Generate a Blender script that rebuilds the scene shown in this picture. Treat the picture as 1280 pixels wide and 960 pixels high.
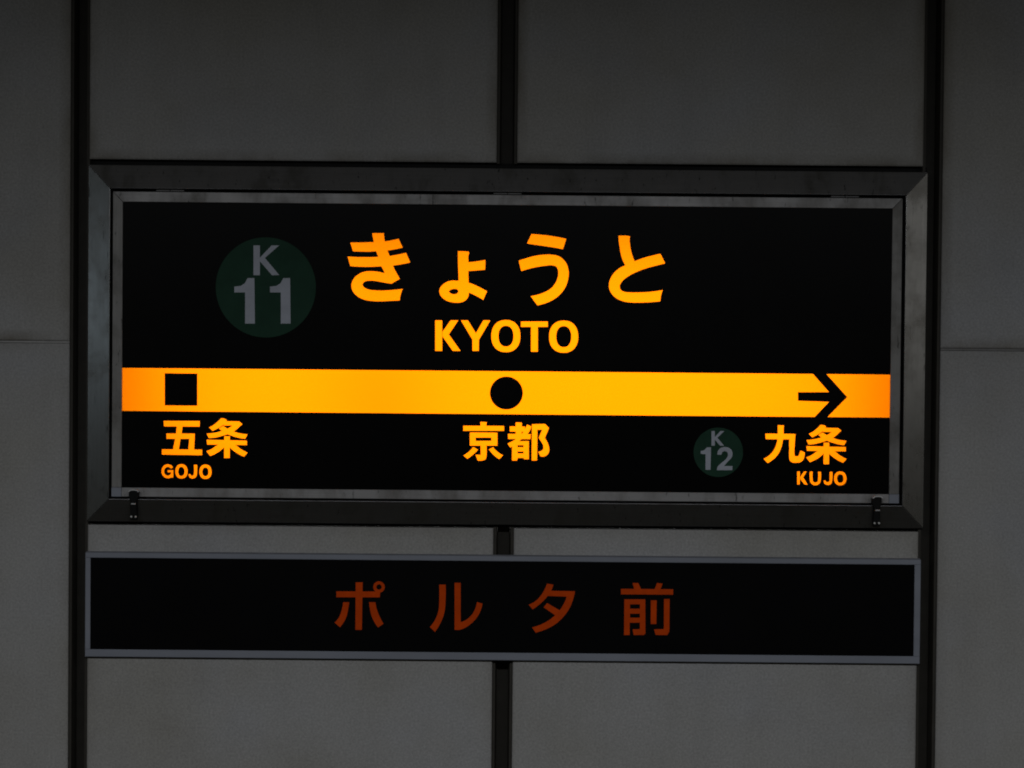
import bpy, bmesh, math, random
from mathutils import Vector, Matrix
from mathutils.geometry import delaunay_2d_cdt

random.seed(11)
for o in list(bpy.data.objects):
    bpy.data.objects.remove(o)
SC = bpy.context.scene
COL = SC.collection
Z0 = 2.0            # height above the platform of the middle of the picture, metres

# ------------------------------------------------------------------ camera
cam_d = bpy.data.cameras.new('camera')
cam = bpy.data.objects.new('camera', cam_d)
COL.objects.link(cam)
SC.camera = cam
cam_d.sensor_fit = 'HORIZONTAL'
cam_d.sensor_width = 36.0
cam_d.lens = 36.0 * 3130.0 / 1280.0
cam_d.clip_end = 100.0
_r = Vector((0.99996014, -0.00124762, 0.00884143))
_u = Vector((-0.00880692, 0.02538164, 0.99963904))
_f = Vector((0.00147158, 0.99967706, -0.02536964))
cam.matrix_world = Matrix(((_r.x, _u.x, -_f.x, -0.006624),
                           (_r.y, _u.y, -_f.y, -4.5),
                           (_r.z, _u.z, -_f.z, Z0 + 0.1142),
                           (0, 0, 0, 1)))

# ------------------------------------------------------------------ world: a dim underground hall
W = bpy.data.worlds.new('World')
SC.world = W
W.use_nodes = True
W.node_tree.nodes['Background'].inputs[0].default_value = (1.0, 0.92, 0.60, 1)
W.node_tree.nodes['Background'].inputs[1].default_value = 0.010


def area(name, loc, target, sx, sy, watts, color=(1, 1, 1)):
    d = bpy.data.lights.new(name, 'AREA')
    d.shape = 'RECTANGLE'
    d.size, d.size_y = sx, sy
    d.energy = watts
    d.color = color
    o = bpy.data.objects.new(name, d)
    COL.objects.link(o)
    o.location = loc
    o.rotation_euler = (Vector(target) - Vector(loc)).to_track_quat('-Z', 'Y').to_euler()
    return o


# row of ceiling tubes over the platform edge, facing down: the wall grows darker towards the ceiling
area('ceiling_tube_light', (0, -3.2, Z0 + 0.91), (0, -3.2, Z0 - 1.0), 6.0, 0.25, 77.0, (0.94, 0.963, 1.0))
# unseen area lights added left and right for reflections in the frame's steel
area('rail_reflection_light', (-4.1, -2.6, Z0 + 0.15), (0, 0, Z0), 1.5, 0.40, 0.58, (0.72, 0.88, 1.0))
area('rail_reflection_light', (4.1, -2.6, Z0 + 0.32), (0, 0, Z0), 1.6, 0.95, 0.88, (1.0, 0.98, 0.94))

SC.cycles.filter_width = 1.9      # a slightly soft hand-held lens
vs = SC.view_settings
vs.view_transform = 'Standard'
vs.look = 'None'
vs.exposure = 0.0
vs.gamma = 1.0
vs.use_curve_mapping = False


# ------------------------------------------------------------------ materials
def mat(name):
    m = bpy.data.materials.new(name)
    m.use_nodes = True
    nt = m.node_tree
    return m, nt, nt.nodes['Principled BSDF']


def node(nt, kind, **kw):
    n = nt.nodes.new(kind)
    for k, v in kw.items():
        setattr(n, k, v)
    return n


def noise(nt, scale, detail=4.0, rough=0.55, stretch=None, seed=0.0):
    tc = node(nt, 'ShaderNodeTexCoord')
    mp = node(nt, 'ShaderNodeMapping')
    mp.inputs['Scale'].default_value = stretch or (1, 1, 1)
    mp.inputs['Location'].default_value = (seed, seed * 0.7, seed * 1.3)
    n = node(nt, 'ShaderNodeTexNoise')
    n.inputs['Scale'].default_value = scale
    n.inputs['Detail'].default_value = detail
    n.inputs['Roughness'].default_value = rough
    nt.links.new(tc.outputs['Object'], mp.inputs['Vector'])
    nt.links.new(mp.outputs['Vector'], n.inputs['Vector'])
    return n


def ramp(nt, src, stops):
    r = node(nt, 'ShaderNodeValToRGB')
    while len(r.color_ramp.elements) < len(stops):
        r.color_ramp.elements.new(0.5)
    for e, (p, c) in zip(r.color_ramp.elements, stops):
        e.position = p
        e.color = (c[0], c[1], c[2], 1) if isinstance(c, tuple) else (c, c, c, 1)
    nt.links.new(src, r.inputs['Fac'])
    return r.outputs['Color']


def mix(nt, a, b, fac, mode='MIX'):
    m = node(nt, 'ShaderNodeMix', data_type='RGBA', blend_type=mode)
    for sock, v in ((m.inputs[0], fac), (m.inputs[6], a), (m.inputs[7], b)):
        if hasattr(v, 'links') or isinstance(v, bpy.types.NodeSocket):
            nt.links.new(v, sock)
        else:
            sock.default_value = v if isinstance(v, (int, float)) else (*v[:3], 1)
    return m.outputs[2]


def bump(nt, b, src, strength, dist):
    n = node(nt, 'ShaderNodeBump')
    n.inputs['Strength'].default_value = strength
    n.inputs['Distance'].default_value = dist
    nt.links.new(src, n.inputs['Height'])
    nt.links.new(n.outputs['Normal'], b.inputs['Normal'])


def wall_material(name, seed):
    m, nt, b = mat(name)
    big = noise(nt, 3.2, 3, 0.5, seed=seed)
    base = ramp(nt, big.outputs['Fac'], [(0.30, (0.405, 0.397, 0.372)), (0.52, (0.425, 0.422, 0.415)), (0.72, (0.42, 0.428, 0.448))])
    fine = noise(nt, 260, 3, 0.7, seed=seed + 3)
    grain = ramp(nt, fine.outputs['Fac'], [(0.28, 0.78), (0.72, 1.17)])
    c = mix(nt, base, grain, 1.0, 'MULTIPLY')
    run = noise(nt, 9, 5, 0.6, (2.0, 2.0, 0.5), seed + 7)
    streak = ramp(nt, run.outputs['Fac'], [(0.34, 0.95), (0.55, 1.0)])
    c = mix(nt, c, streak, 1.0, 'MULTIPLY')
    # faint old smudges and wipe marks
    smu = noise(nt, 2.3, 6, 0.6, (1.0, 1, 1.5), seed + 21)
    c = mix(nt, c, ramp(nt, smu.outputs['Fac'], [(0.33, (0.91, 0.90, 0.88)), (0.50, 1.0), (0.68, (1.04, 1.045, 1.06))]), 1.0, 'MULTIPLY')
    # grime that has settled along the panel edges, patchy
    at = node(nt, 'ShaderNodeAttribute', attribute_name='edge_grime')
    patch = noise(nt, 6.5, 5, 0.65, (1, 1, 0.6), seed + 11)
    pm = node(nt, 'ShaderNodeMath', operation='MULTIPLY')
    nt.links.new(at.outputs['Fac'], pm.inputs[0])
    nt.links.new(ramp(nt, patch.outputs['Fac'], [(0.36, 0.05), (0.66, 0.75)]), pm.inputs[1])
    c = mix(nt, c, (0.17, 0.15, 0.115), pm.outputs[0])
    nt.links.new(c, b.inputs['Base Color'])
    b.inputs['Roughness'].default_value = 0.75
    b.inputs['Specular IOR Level'].default_value = 0.25
    bump(nt, b, fine.outputs['Fac'], 0.25, 0.0006)
    return m


M = {}
M['wall'] = wall_material('painted_panel', 2.0)


def plain(name, col, rough, spec=0.5, metal=0.0, var=0.15, scale=40, stretch=None):
    m, nt, b = mat(name)
    n = noise(nt, scale, 4, 0.6, stretch)
    lo = tuple(c * (1 - var) for c in col)
    hi = tuple(c * (1 + var) for c in col)
    nt.links.new(ramp(nt, n.outputs['Fac'], [(0.3, lo), (0.7, hi)]), b.inputs['Base Color'])
    b.inputs['Roughness'].default_value = rough
    b.inputs['Specular IOR Level'].default_value = spec
    b.inputs['Metallic'].default_value = metal
    return m


M['joint'] = plain('dark_joint_metal', (0.046, 0.042, 0.034), 0.6, 0.3)
M['backing'] = plain('dark_backing', (0.02, 0.019, 0.017), 0.8, 0.2)
M['seam'] = plain('seam_sealant', (0.46, 0.455, 0.445), 0.7, 0.2)
M['seam_dark'] = plain('dirty_seam', (0.27, 0.265, 0.26), 0.7, 0.2)
M['shadow_lip'] = plain('shadowed_edge_grey', (0.15, 0.155, 0.175), 0.6, 0.3)  # darker grey that paints a shadow line along the board's edge
M['hinge'] = plain('hinge_steel', (0.2, 0.2, 0.2), 0.5, 0.4)
M['housing'] = plain('white_box_lining', (0.5, 0.5, 0.49), 0.6)
M['rubber'] = plain('black_gasket', (0.006, 0.006, 0.006), 0.7, 0.2)
M['face'] = plain('black_acrylic', (0.0022, 0.0022, 0.0023), 0.3, 0.08, var=0.3, scale=8)
M['board'] = plain('black_board', (0.0016, 0.0016, 0.0020), 0.5, 0.08, var=0.3, scale=8)
M['red'] = plain('unlit_red_film', (0.74, 0.074, 0.002), 0.55, 0.05, var=0.10, scale=60)
M['green'] = plain('green_film', (0.020, 0.064, 0.040), 0.5, 0.08, var=0.12, scale=30)
M['white'] = plain('white_film', (0.51, 0.545, 0.63), 0.5, 0.3, var=0.08, scale=60)
M['alu'] = plain('grey_aluminium_trim', (0.28, 0.30, 0.352), 0.5, 0.35, metal=0.1, var=0.08, scale=25, stretch=(0.3, 1, 1))
M['latch'] = plain('black_steel', (0.005, 0.005, 0.005), 0.45, 0.15)
M['screw'] = plain('bright_screw', (0.85, 0.85, 0.82), 0.35, 0.8, metal=0.2)
M['bow'] = plain('highlight_steel', (0.6, 0.6, 0.6), 0.4, 0.6, metal=0.2)  # pale steel for bow and lever, the latch's highlights put into the colour


def steel(name, base, rough, metal, along, seed):
    m, nt, b = mat(name)
    st = (0.6, 30, 30) if along == 'x' else (30, 30, 0.6)
    br = noise(nt, 14, 4, 0.7, st, seed)
    col = ramp(nt, br.outputs['Fac'], [(0.25, tuple(c * 0.86 for c in base)), (0.75, tuple(c * 1.12 for c in base))])
    dirt = noise(nt, 11, 6, 0.65, (1.0, 1, 1.0) if along == 'z' else (1.6, 1, 0.8), seed + 4)
    col = mix(nt, col, ramp(nt, dirt.outputs['Fac'], [(0.32, (0.66, 0.64, 0.61)), (0.54, 1.0)]), 1.0, 'MULTIPLY')
    scr = noise(nt, 30, 3, 0.8, (5, 5, 0.9), seed + 9)
    col = mix(nt, col, ramp(nt, scr.outputs['Fac'], [(0.315, 0.35), (0.36, 1.0)]), 1.0, 'MULTIPLY')
    nt.links.new(col, b.inputs['Base Color'])
    rr = ramp(nt, dirt.outputs['Fac'], [(0.3, min(1, rough * 1.35)), (0.65, rough * 0.85)])
    nt.links.new(rr, b.inputs['Roughness'])
    b.inputs['Metallic'].default_value = metal
    bump(nt, b, br.outputs['Fac'], 0.08, 0.0004)
    return m


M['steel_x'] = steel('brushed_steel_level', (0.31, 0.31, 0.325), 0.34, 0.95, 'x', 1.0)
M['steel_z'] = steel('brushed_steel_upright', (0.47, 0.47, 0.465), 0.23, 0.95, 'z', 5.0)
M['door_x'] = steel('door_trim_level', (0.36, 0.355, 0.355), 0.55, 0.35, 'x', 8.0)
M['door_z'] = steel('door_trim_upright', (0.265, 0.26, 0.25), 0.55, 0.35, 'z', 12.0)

m, nt, b = mat('amber_translucent_film')
nt.nodes.remove(b)
tl = node(nt, 'ShaderNodeBsdfTranslucent')
tl.inputs['Color'].default_value = (0.92, 0.196, 0.0003, 1)
nt.links.new(tl.outputs[0], nt.nodes['Material Output'].inputs['Surface'])
M['amber'] = m

# ---- lettering outlines, traced as drawings in wall millimetres: name -> (kind, filled outlines, holes)
GLYPHS = {
    'ki': ('kana_character',[[(-292.2,251.2),(-272.7,251.4),(-251.3,252.2),(-244.2,252.4),(-237.1,252.9),(-230.0,253.7),(-221.7,255.1),(-213.5,256.8),(-205.6,258.8),(-197.9,242.8),(-206.6,240.8),(-215.8,238.9),(-225.0,237.4),(-231.5,236.7),(-238.1,236.2),(-244.7,236.0),(-251.8,235.4),(-258.9,235.1),(-266.0,234.9),(-273.1,235.0),(-280.2,235.2),(-287.1,235.6)],[(-296.7,226.2),(-288.4,225.7),(-279.6,225.3),(-270.9,225.2),(-261.0,225.3),(-251.1,225.6),(-241.3,226.1),(-234.4,226.5),(-227.6,227.1),(-220.7,227.9),(-211.0,229.5),(-201.3,231.5),(-192.0,233.7),(-184.3,216.4),(-194.1,214.2),(-204.5,212.2),(-215.0,210.6),(-222.0,209.8),(-229.1,209.3),(-236.3,209.1),(-245.6,208.5),(-254.9,208.0),(-264.2,207.9),(-273.5,208.0),(-282.8,208.3),(-291.8,208.9)],[(-253.0,268.3),(-232.1,268.5),(-231.8,264.0),(-231.2,259.3),(-230.4,254.5),(-229.0,248.7),(-227.2,243.0),(-225.3,237.3),(-224.0,234.0),(-222.5,230.7),(-221.1,227.5),(-219.2,221.8),(-217.3,216.0),(-215.2,210.3),(-213.2,205.8),(-210.9,201.5),(-208.6,197.2),(-206.6,193.6),(-204.5,190.1),(-202.6,186.9),(-217.9,178.0),(-221.6,180.2),(-224.9,183.2),(-227.6,186.7),(-228.9,190.2),(-229.5,194.2),(-230.4,198.1),(-232.1,201.9),(-234.1,205.5),(-235.9,209.2),(-238.0,214.8),(-239.9,220.5),(-241.8,226.2),(-243.1,229.5),(-244.4,232.7),(-245.6,236.0),(-247.3,241.6),(-248.7,247.2),(-250.0,252.9),(-251.2,258.1),(-252.2,263.4)],[(-230.7,197.3),(-234.3,197.7),(-237.7,198.6),(-241.2,199.3),(-245.5,199.8),(-249.9,200.1),(-254.3,200.2),(-258.1,200.1),(-261.9,199.9),(-265.7,199.3),(-269.0,198.4),(-272.3,197.2),(-275.4,195.6),(-278.3,193.7),(-281.0,191.5),(-283.5,189.1),(-285.4,186.6),(-287.0,183.8),(-288.3,180.9),(-289.0,178.3),(-289.5,175.6),(-289.5,172.9),(-289.2,170.1),(-288.4,167.4),(-287.4,164.8),(-285.5,161.9),(-283.3,159.2),(-280.8,156.8),(-278.0,154.6),(-275.0,152.7),(-271.8,151.2),(-268.1,149.7),(-264.3,148.6),(-260.4,147.8),(-254.9,147.0),(-249.5,146.6),(-244.0,146.3),(-237.4,146.3),(-230.9,146.5),(-224.3,147.0),(-202.5,148.3),(-202.3,151.1),(-202.0,154.2),(-201.4,157.3),(-200.2,161.5),(-198.8,165.6),(-197.3,169.2),(-201.6,168.5),(-206.4,167.9),(-211.3,167.4),(-217.8,166.8),(-224.4,166.2),(-231.0,165.8),(-236.5,165.6),(-242.0,165.7),(-247.5,166.0),(-251.3,166.2),(-255.2,166.7),(-259.0,167.5),(-261.7,168.4),(-264.3,169.6),(-266.6,171.1),(-267.9,172.5),(-269.0,174.1),(-269.8,176.0),(-267.2,180.7),(-265.1,181.7),(-262.9,182.5),(-260.8,183.0),(-257.4,183.3),(-254.1,183.3),(-250.8,183.1),(-246.4,182.6),(-242.0,182.0),(-237.6,181.2),(-227.8,179.5),(-218.1,178.0),(-211.9,186.6),(-224.7,199.2),(-226.4,198.3),(-228.5,197.6)]],[]),
    'yo': ('kana_character',[[(-99.1,237.5),(-79.8,236.9),(-78.6,233.8),(-79.3,232.8),(-79.8,231.5),(-80.1,230.1),(-80.5,225.8),(-80.3,221.5),(-79.8,217.3),(-80.1,205.2),(-80.0,193.1),(-79.5,181.0),(-79.2,177.8),(-78.7,174.7),(-78.1,172.0),(-97.5,171.8),(-97.4,175.9),(-97.3,180.4),(-97.4,184.9),(-97.6,193.9),(-98.0,202.8),(-98.5,211.8)],[(-81.8,217.8),(-77.1,218.1),(-72.2,218.5),(-67.3,219.1),(-61.2,220.0),(-55.1,221.1),(-49.6,222.3),(-50.1,204.5),(-64.5,203.3),(-81.6,201.8)],[(-97.7,184.5),(-101.4,184.5),(-105.1,184.7),(-108.7,184.7),(-111.9,184.2),(-115.0,183.5),(-118.0,182.4),(-120.8,180.9),(-123.5,179.1),(-125.9,177.0),(-127.7,175.2),(-129.3,173.2),(-130.5,171.0),(-131.3,168.9),(-131.7,166.7),(-131.8,164.5),(-131.3,161.9),(-130.4,159.5),(-129.1,157.3),(-127.1,154.8),(-124.9,152.6),(-122.4,150.7),(-119.7,149.1),(-116.7,147.8),(-113.7,146.8),(-109.8,145.9),(-105.7,145.4),(-101.7,145.2),(-98.1,145.2),(-94.5,145.5),(-91.0,146.3),(-88.4,147.3),(-86.0,148.6),(-83.8,150.3),(-82.2,152.1),(-80.9,154.1),(-79.9,156.3),(-79.2,158.6),(-78.9,161.1),(-78.7,163.6),(-78.5,168.0),(-78.5,172.5),(-78.8,176.9),(-88.7,187.2),(-91.4,186.1),(-94.5,185.2)],[(-80.1,181.3),(-76.9,180.4),(-73.3,179.2),(-69.8,177.8),(-66.2,176.3),(-62.6,174.6),(-59.0,172.8),(-54.6,170.6),(-50.2,168.3),(-46.1,166.1),(-47.0,164.3),(-48.0,162.1),(-49.0,159.9),(-50.4,156.7),(-51.7,153.4),(-52.8,150.5),(-55.3,152.0),(-58.3,153.6),(-61.2,155.3),(-64.3,157.0),(-67.5,158.6),(-70.7,160.2),(-73.8,161.5),(-77.0,162.8),(-80.0,163.8)]],[[(-114.7,165.0),(-113.9,166.2),(-113.1,167.1),(-112.2,167.9),(-110.4,168.8),(-108.6,169.4),(-106.6,169.7),(-104.4,169.9),(-102.1,169.7),(-99.6,169.3),(-97.4,165.4),(-99.6,161.7),(-101.4,161.0),(-103.3,160.5),(-105.2,160.3),(-107.3,160.4),(-109.4,160.8),(-111.4,161.6),(-112.7,162.5),(-113.7,163.6)]]),
    'u': ('kana_character',[[(32.3,269.2),(38.1,269.0),(44.1,268.7),(50.1,268.2),(57.3,267.5),(64.4,266.6),(71.5,265.6),(79.5,264.3),(87.4,262.9),(94.9,261.3),(92.7,253.5),(89.3,242.6),(71.8,245.7),(52.0,248.4),(24.6,252.2)],[(10.0,221.2),(14.5,222.9),(19.4,224.6),(24.4,226.2),(29.3,227.7),(34.1,229.0),(39.1,230.2),(44.0,231.1),(48.9,231.8),(53.8,232.3),(58.2,232.6),(62.5,232.8),(66.9,232.8),(70.8,232.5),(74.6,232.1),(78.3,231.2),(81.8,229.9),(85.1,228.1),(88.1,226.0),(90.9,223.3),(93.4,220.4),(95.5,217.1),(97.2,213.5),(98.4,209.7),(99.3,205.8),(99.8,202.5),(99.9,199.3),(99.8,196.0),(99.3,191.6),(98.6,187.2),(97.4,182.9),(95.9,178.7),(94.1,174.6),(91.8,170.7),(89.0,166.5),(85.7,162.7),(82.2,159.2),(78.1,155.8),(73.7,152.8),(69.2,150.1),(64.9,148.0),(60.6,146.2),(56.1,144.7),(52.1,143.5),(48.0,142.5),(44.1,141.7),(38.4,149.7),(32.0,158.2),(35.4,158.6),(39.2,159.4),(43.0,160.3),(47.5,161.6),(51.9,163.1),(56.2,164.9),(60.2,166.8),(64.1,169.0),(67.7,171.6),(70.5,174.1),(72.9,177.0),(75.1,180.0),(76.8,182.9),(78.3,185.9),(79.5,189.1),(80.3,192.1),(80.9,195.2),(81.2,198.3),(81.3,201.1),(81.0,203.9),(80.3,206.6),(79.3,208.7),(78.0,210.5),(76.3,212.2),(73.8,213.0),(71.3,213.5),(68.8,213.8),(64.9,213.7),(61.0,213.2),(57.2,212.7),(52.8,212.1),(48.4,211.4),(44.1,210.6),(39.1,209.6),(34.2,208.5),(29.3,207.2),(24.3,205.8),(19.4,204.2),(14.9,202.6)]],[]),
    'to': ('kana_character',[[(188.6,267.7),(193.7,267.9),(199.1,267.9),(204.6,267.6),(206.3,267.4),(208.1,267.0),(209.4,266.5),(209.0,264.9),(208.6,263.0),(208.4,261.0),(208.5,257.6),(208.9,254.3),(209.3,251.1),(210.0,246.7),(210.9,242.3),(212.0,237.9),(213.6,232.6),(215.5,227.4),(217.9,222.3),(219.8,219.1),(222.1,216.0),(224.2,213.7),(205.4,207.2),(203.9,209.7),(202.4,212.6),(200.8,215.4),(198.9,219.1),(197.1,222.7),(195.5,226.5),(194.1,230.8),(193.0,235.1),(192.1,239.5),(191.1,245.0),(190.2,250.4),(189.5,255.9),(189.0,259.9),(188.7,264.0)],[(200.7,214.6),(206.5,217.3),(212.4,219.8),(218.3,222.3),(223.2,224.3),(228.1,226.2),(233.0,228.0),(237.9,229.5),(242.8,230.9),(247.8,232.2),(253.2,233.6),(258.7,234.9),(263.9,236.1),(265.5,233.2),(267.1,230.0),(268.8,226.9),(270.1,224.1),(271.5,221.2),(272.6,218.8),(257.6,215.0),(251.0,213.4),(244.4,211.6),(237.9,209.5),(232.4,207.6),(226.9,205.5),(221.5,203.1),(216.5,200.8),(211.5,198.2),(206.8,195.3),(203.0,192.6),(199.4,189.7),(196.1,186.4),(194.2,183.8),(192.6,181.0),(191.3,178.0),(192.4,172.0),(194.1,170.2),(196.0,168.8),(198.1,167.8),(202.2,166.8),(206.4,166.4),(210.5,166.2),(216.6,166.1),(222.6,166.2),(228.6,166.4),(235.2,166.7),(241.8,167.2),(248.4,167.9),(255.4,168.8),(262.4,169.9),(268.9,171.2),(267.7,168.3),(266.6,164.9),(265.8,161.4),(265.2,157.9),(264.8,154.3),(264.6,151.0),(259.4,150.3),(254.0,149.7),(248.5,149.2),(240.8,148.7),(233.2,148.4),(225.5,148.2),(218.9,148.1),(212.4,148.3),(205.8,148.8),(200.8,149.7),(195.9,151.0),(191.1,152.8),(187.3,154.8),(183.7,157.2),(180.5,160.0),(177.9,162.9),(175.6,166.2),(173.9,169.7),(172.9,172.8),(172.3,176.1),(172.2,179.4),(172.5,183.0),(173.3,186.5),(174.5,189.9),(176.3,193.7),(178.4,197.2),(180.9,200.6),(183.6,203.6),(186.6,206.3),(189.8,208.8),(193.3,211.0),(196.9,212.8)]],[]),
    'K': ('letter',[[(-138.8,113.2),(-126.2,113.3),(-125.8,58.4),(-138.3,58.3)],[(-111.1,113.5),(-97.2,113.7),(-114.2,88.1),(-92.7,58.6),(-106.8,58.6),(-125.7,84.8),(-125.8,92.4)]],[]),
    'Y': ('letter',[[(-92.6,113.7),(-80.1,113.7),(-65.6,90.7),(-52.3,114.0),(-39.8,114.1),(-60.0,79.2),(-60.2,59.0),(-71.5,58.9),(-71.7,79.1)]],[]),
    'O': ('letter',[[(14.2,86.3),(14.0,80.7),(13.2,76.1),(11.8,71.9),(9.9,68.2),(7.5,65.0),(4.6,62.3),(1.3,60.1),(-2.4,58.5),(-6.5,57.5),(-11.6,57.2),(-16.6,57.4),(-20.8,58.3),(-24.5,59.9),(-27.9,62.0),(-30.8,64.6),(-33.2,67.8),(-35.2,71.5),(-36.6,75.6),(-37.5,80.3),(-37.9,85.8),(-37.6,91.4),(-36.8,96.1),(-35.4,100.2),(-33.5,103.9),(-31.1,107.2),(-28.3,109.9),(-25.0,112.1),(-21.2,113.6),(-17.1,114.6),(-12.1,115.0),(-7.0,114.7),(-2.9,113.8),(0.9,112.3),(4.2,110.2),(7.1,107.5),(9.6,104.3),(11.6,100.6),(13.0,96.5),(13.9,91.9)]],[[(1.9,86.1),(1.8,82.5),(1.4,79.6),(0.7,76.9),(-0.3,74.5),(-1.5,72.4),(-3.0,70.7),(-4.8,69.2),(-6.7,68.2),(-8.9,67.6),(-11.4,67.4),(-14.0,67.5),(-16.2,68.1),(-18.2,69.1),(-19.9,70.5),(-21.4,72.2),(-22.7,74.3),(-23.7,76.7),(-24.5,79.3),(-24.9,82.3),(-25.1,85.8),(-25.0,89.4),(-24.6,92.3),(-23.9,95.0),(-22.9,97.4),(-21.7,99.4),(-20.2,101.2),(-18.5,102.6),(-16.5,103.7),(-14.4,104.3),(-11.8,104.5),(-9.2,104.3),(-7.0,103.7),(-5.0,102.7),(-3.3,101.4),(-1.8,99.6),(-0.5,97.6),(0.5,95.2),(1.2,92.5),(1.7,89.6)]]),
    'T': ('letter',[[(15.0,112.4),(63.3,112.9),(63.4,103.2),(45.5,103.0),(45.9,58.5),(33.5,58.4),(33.1,102.9),(15.1,102.7)]],[]),
    'O2': ('letter',[[(118.0,86.1),(117.8,80.6),(116.9,75.9),(115.6,71.8),(113.7,68.1),(111.3,64.9),(108.4,62.2),(105.1,60.0),(101.3,58.4),(97.2,57.4),(92.1,57.1),(87.1,57.3),(82.9,58.3),(79.2,59.8),(75.8,61.9),(72.9,64.5),(70.4,67.7),(68.4,71.4),(67.0,75.5),(66.1,80.1),(65.8,85.7),(66.0,91.3),(66.8,95.9),(68.2,100.0),(70.1,103.7),(72.5,107.0),(75.4,109.7),(78.7,111.8),(82.4,113.4),(86.6,114.4),(91.6,114.8),(96.6,114.5),(100.8,113.6),(104.6,112.1),(107.9,110.0),(110.9,107.3),(113.3,104.1),(115.3,100.5),(116.7,96.3),(117.6,91.7)]],[[(105.5,86.1),(105.4,82.5),(105.0,79.5),(104.3,76.8),(103.3,74.4),(102.1,72.3),(100.6,70.5),(98.9,69.0),(96.9,68.0),(94.8,67.4),(92.2,67.1),(89.6,67.3),(87.4,67.9),(85.5,68.9),(83.7,70.3),(82.2,72.1),(80.9,74.2),(79.9,76.6),(79.2,79.3),(78.7,82.3),(78.5,85.9),(78.6,89.5),(79.0,92.5),(79.7,95.2),(80.7,97.6),(81.9,99.7),(83.4,101.5),(85.1,102.9),(87.1,104.0),(89.3,104.6),(91.8,104.9),(94.4,104.7),(96.6,104.1),(98.6,103.1),(100.3,101.7),(101.8,99.9),(103.1,97.8),(104.1,95.4),(104.9,92.7),(105.3,89.7)]]),
    'go': ('kanji_character',[[(-624.6,-71.4),(-560.0,-71.1),(-560.0,-81.2),(-624.1,-81.5)],[(-601.1,-80.9),(-590.8,-80.8),(-592.0,-92.1),(-594.6,-104.7),(-597.2,-123.3),(-607.7,-123.4),(-604.3,-104.9),(-602.3,-92.3)],[(-619.6,-94.1),(-568.7,-93.9),(-569.8,-123.0),(-580.1,-123.1),(-578.6,-103.5),(-619.5,-103.7)],[(-627.8,-122.5),(-555.5,-122.5),(-555.4,-132.6),(-627.5,-132.2)]],[]),
    'jo': ('kanji_character',[[(-522.0,-66.1),(-519.8,-65.9),(-517.4,-66.2),(-515.1,-66.7),(-513.6,-67.5),(-512.2,-68.5),(-511.1,-69.5),(-513.3,-72.1),(-514.7,-74.2),(-516.3,-76.1),(-518.0,-77.9),(-520.7,-80.0),(-523.6,-81.9),(-526.6,-83.6),(-530.0,-85.6),(-533.5,-87.3),(-536.8,-88.9),(-543.5,-82.3),(-541.2,-81.4),(-538.4,-80.1),(-535.8,-78.6),(-533.4,-76.9),(-531.2,-75.1),(-529.1,-73.2),(-526.6,-70.9),(-524.2,-68.5)],[(-516.6,-71.0),(-489.2,-71.3),(-483.4,-76.1),(-488.3,-80.5),(-491.3,-83.5),(-494.4,-86.2),(-497.8,-88.7),(-501.8,-90.9),(-505.9,-92.8),(-510.2,-94.5),(-514.2,-96.0),(-518.4,-97.2),(-522.6,-98.4),(-526.0,-99.4),(-529.5,-100.2),(-533.0,-100.9),(-536.7,-101.4),(-540.3,-101.7),(-543.7,-101.8),(-547.3,-93.6),(-543.8,-93.4),(-539.8,-93.0),(-535.8,-92.5),(-532.6,-92.0),(-529.4,-91.3),(-526.2,-90.5),(-524.0,-89.8),(-521.7,-89.0),(-519.5,-88.1),(-516.3,-87.0),(-513.1,-85.8),(-509.9,-84.3),(-507.3,-82.9),(-504.7,-81.2),(-502.1,-79.0),(-517.4,-78.9)],[(-517.8,-79.5),(-515.5,-81.1),(-512.9,-82.8),(-510.3,-84.3),(-506.3,-86.3),(-502.3,-88.1),(-498.2,-89.8),(-494.9,-90.9),(-491.5,-91.8),(-488.1,-92.6),(-483.3,-93.4),(-478.4,-93.9),(-474.0,-94.2),(-478.1,-102.5),(-481.2,-102.2),(-484.6,-101.8),(-487.9,-101.3),(-491.4,-100.5),(-494.9,-99.7),(-498.4,-98.7),(-502.3,-97.5),(-506.1,-96.1),(-509.9,-94.5),(-513.5,-92.6),(-517.0,-90.6),(-520.4,-88.4),(-522.4,-87.0),(-524.3,-85.5),(-525.8,-84.2)],[(-547.4,-104.6),(-475.1,-105.7),(-475.0,-113.8),(-546.5,-113.3)],[(-515.9,-98.1),(-505.6,-98.0),(-505.8,-137.3),(-515.9,-137.4)],[(-527.5,-113.8),(-524.0,-112.2),(-520.3,-111.0),(-516.9,-110.2),(-515.1,-117.3),(-517.6,-119.9),(-520.5,-122.4),(-523.5,-124.8),(-526.2,-126.8),(-529.1,-128.5),(-532.0,-130.2),(-535.0,-131.6),(-538.0,-132.9),(-540.8,-134.0),(-548.0,-125.1),(-545.1,-124.2),(-541.7,-122.9),(-538.4,-121.3),(-534.7,-118.8),(-531.2,-116.1)],[(-505.8,-110.1),(-502.3,-111.0),(-498.4,-112.4),(-494.8,-114.2),(-491.8,-116.2),(-489.1,-118.6),(-486.1,-120.8),(-481.9,-123.2),(-477.6,-125.5),(-473.6,-127.2),(-480.2,-134.7),(-482.9,-133.5),(-485.8,-132.2),(-488.6,-130.7),(-491.5,-129.1),(-494.4,-127.4),(-497.2,-125.6),(-500.4,-123.1),(-503.4,-120.5),(-506.2,-117.8)]],[[(-517.4,-78.9),(-501.9,-78.7),(-510.1,-84.4)]]),
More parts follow.
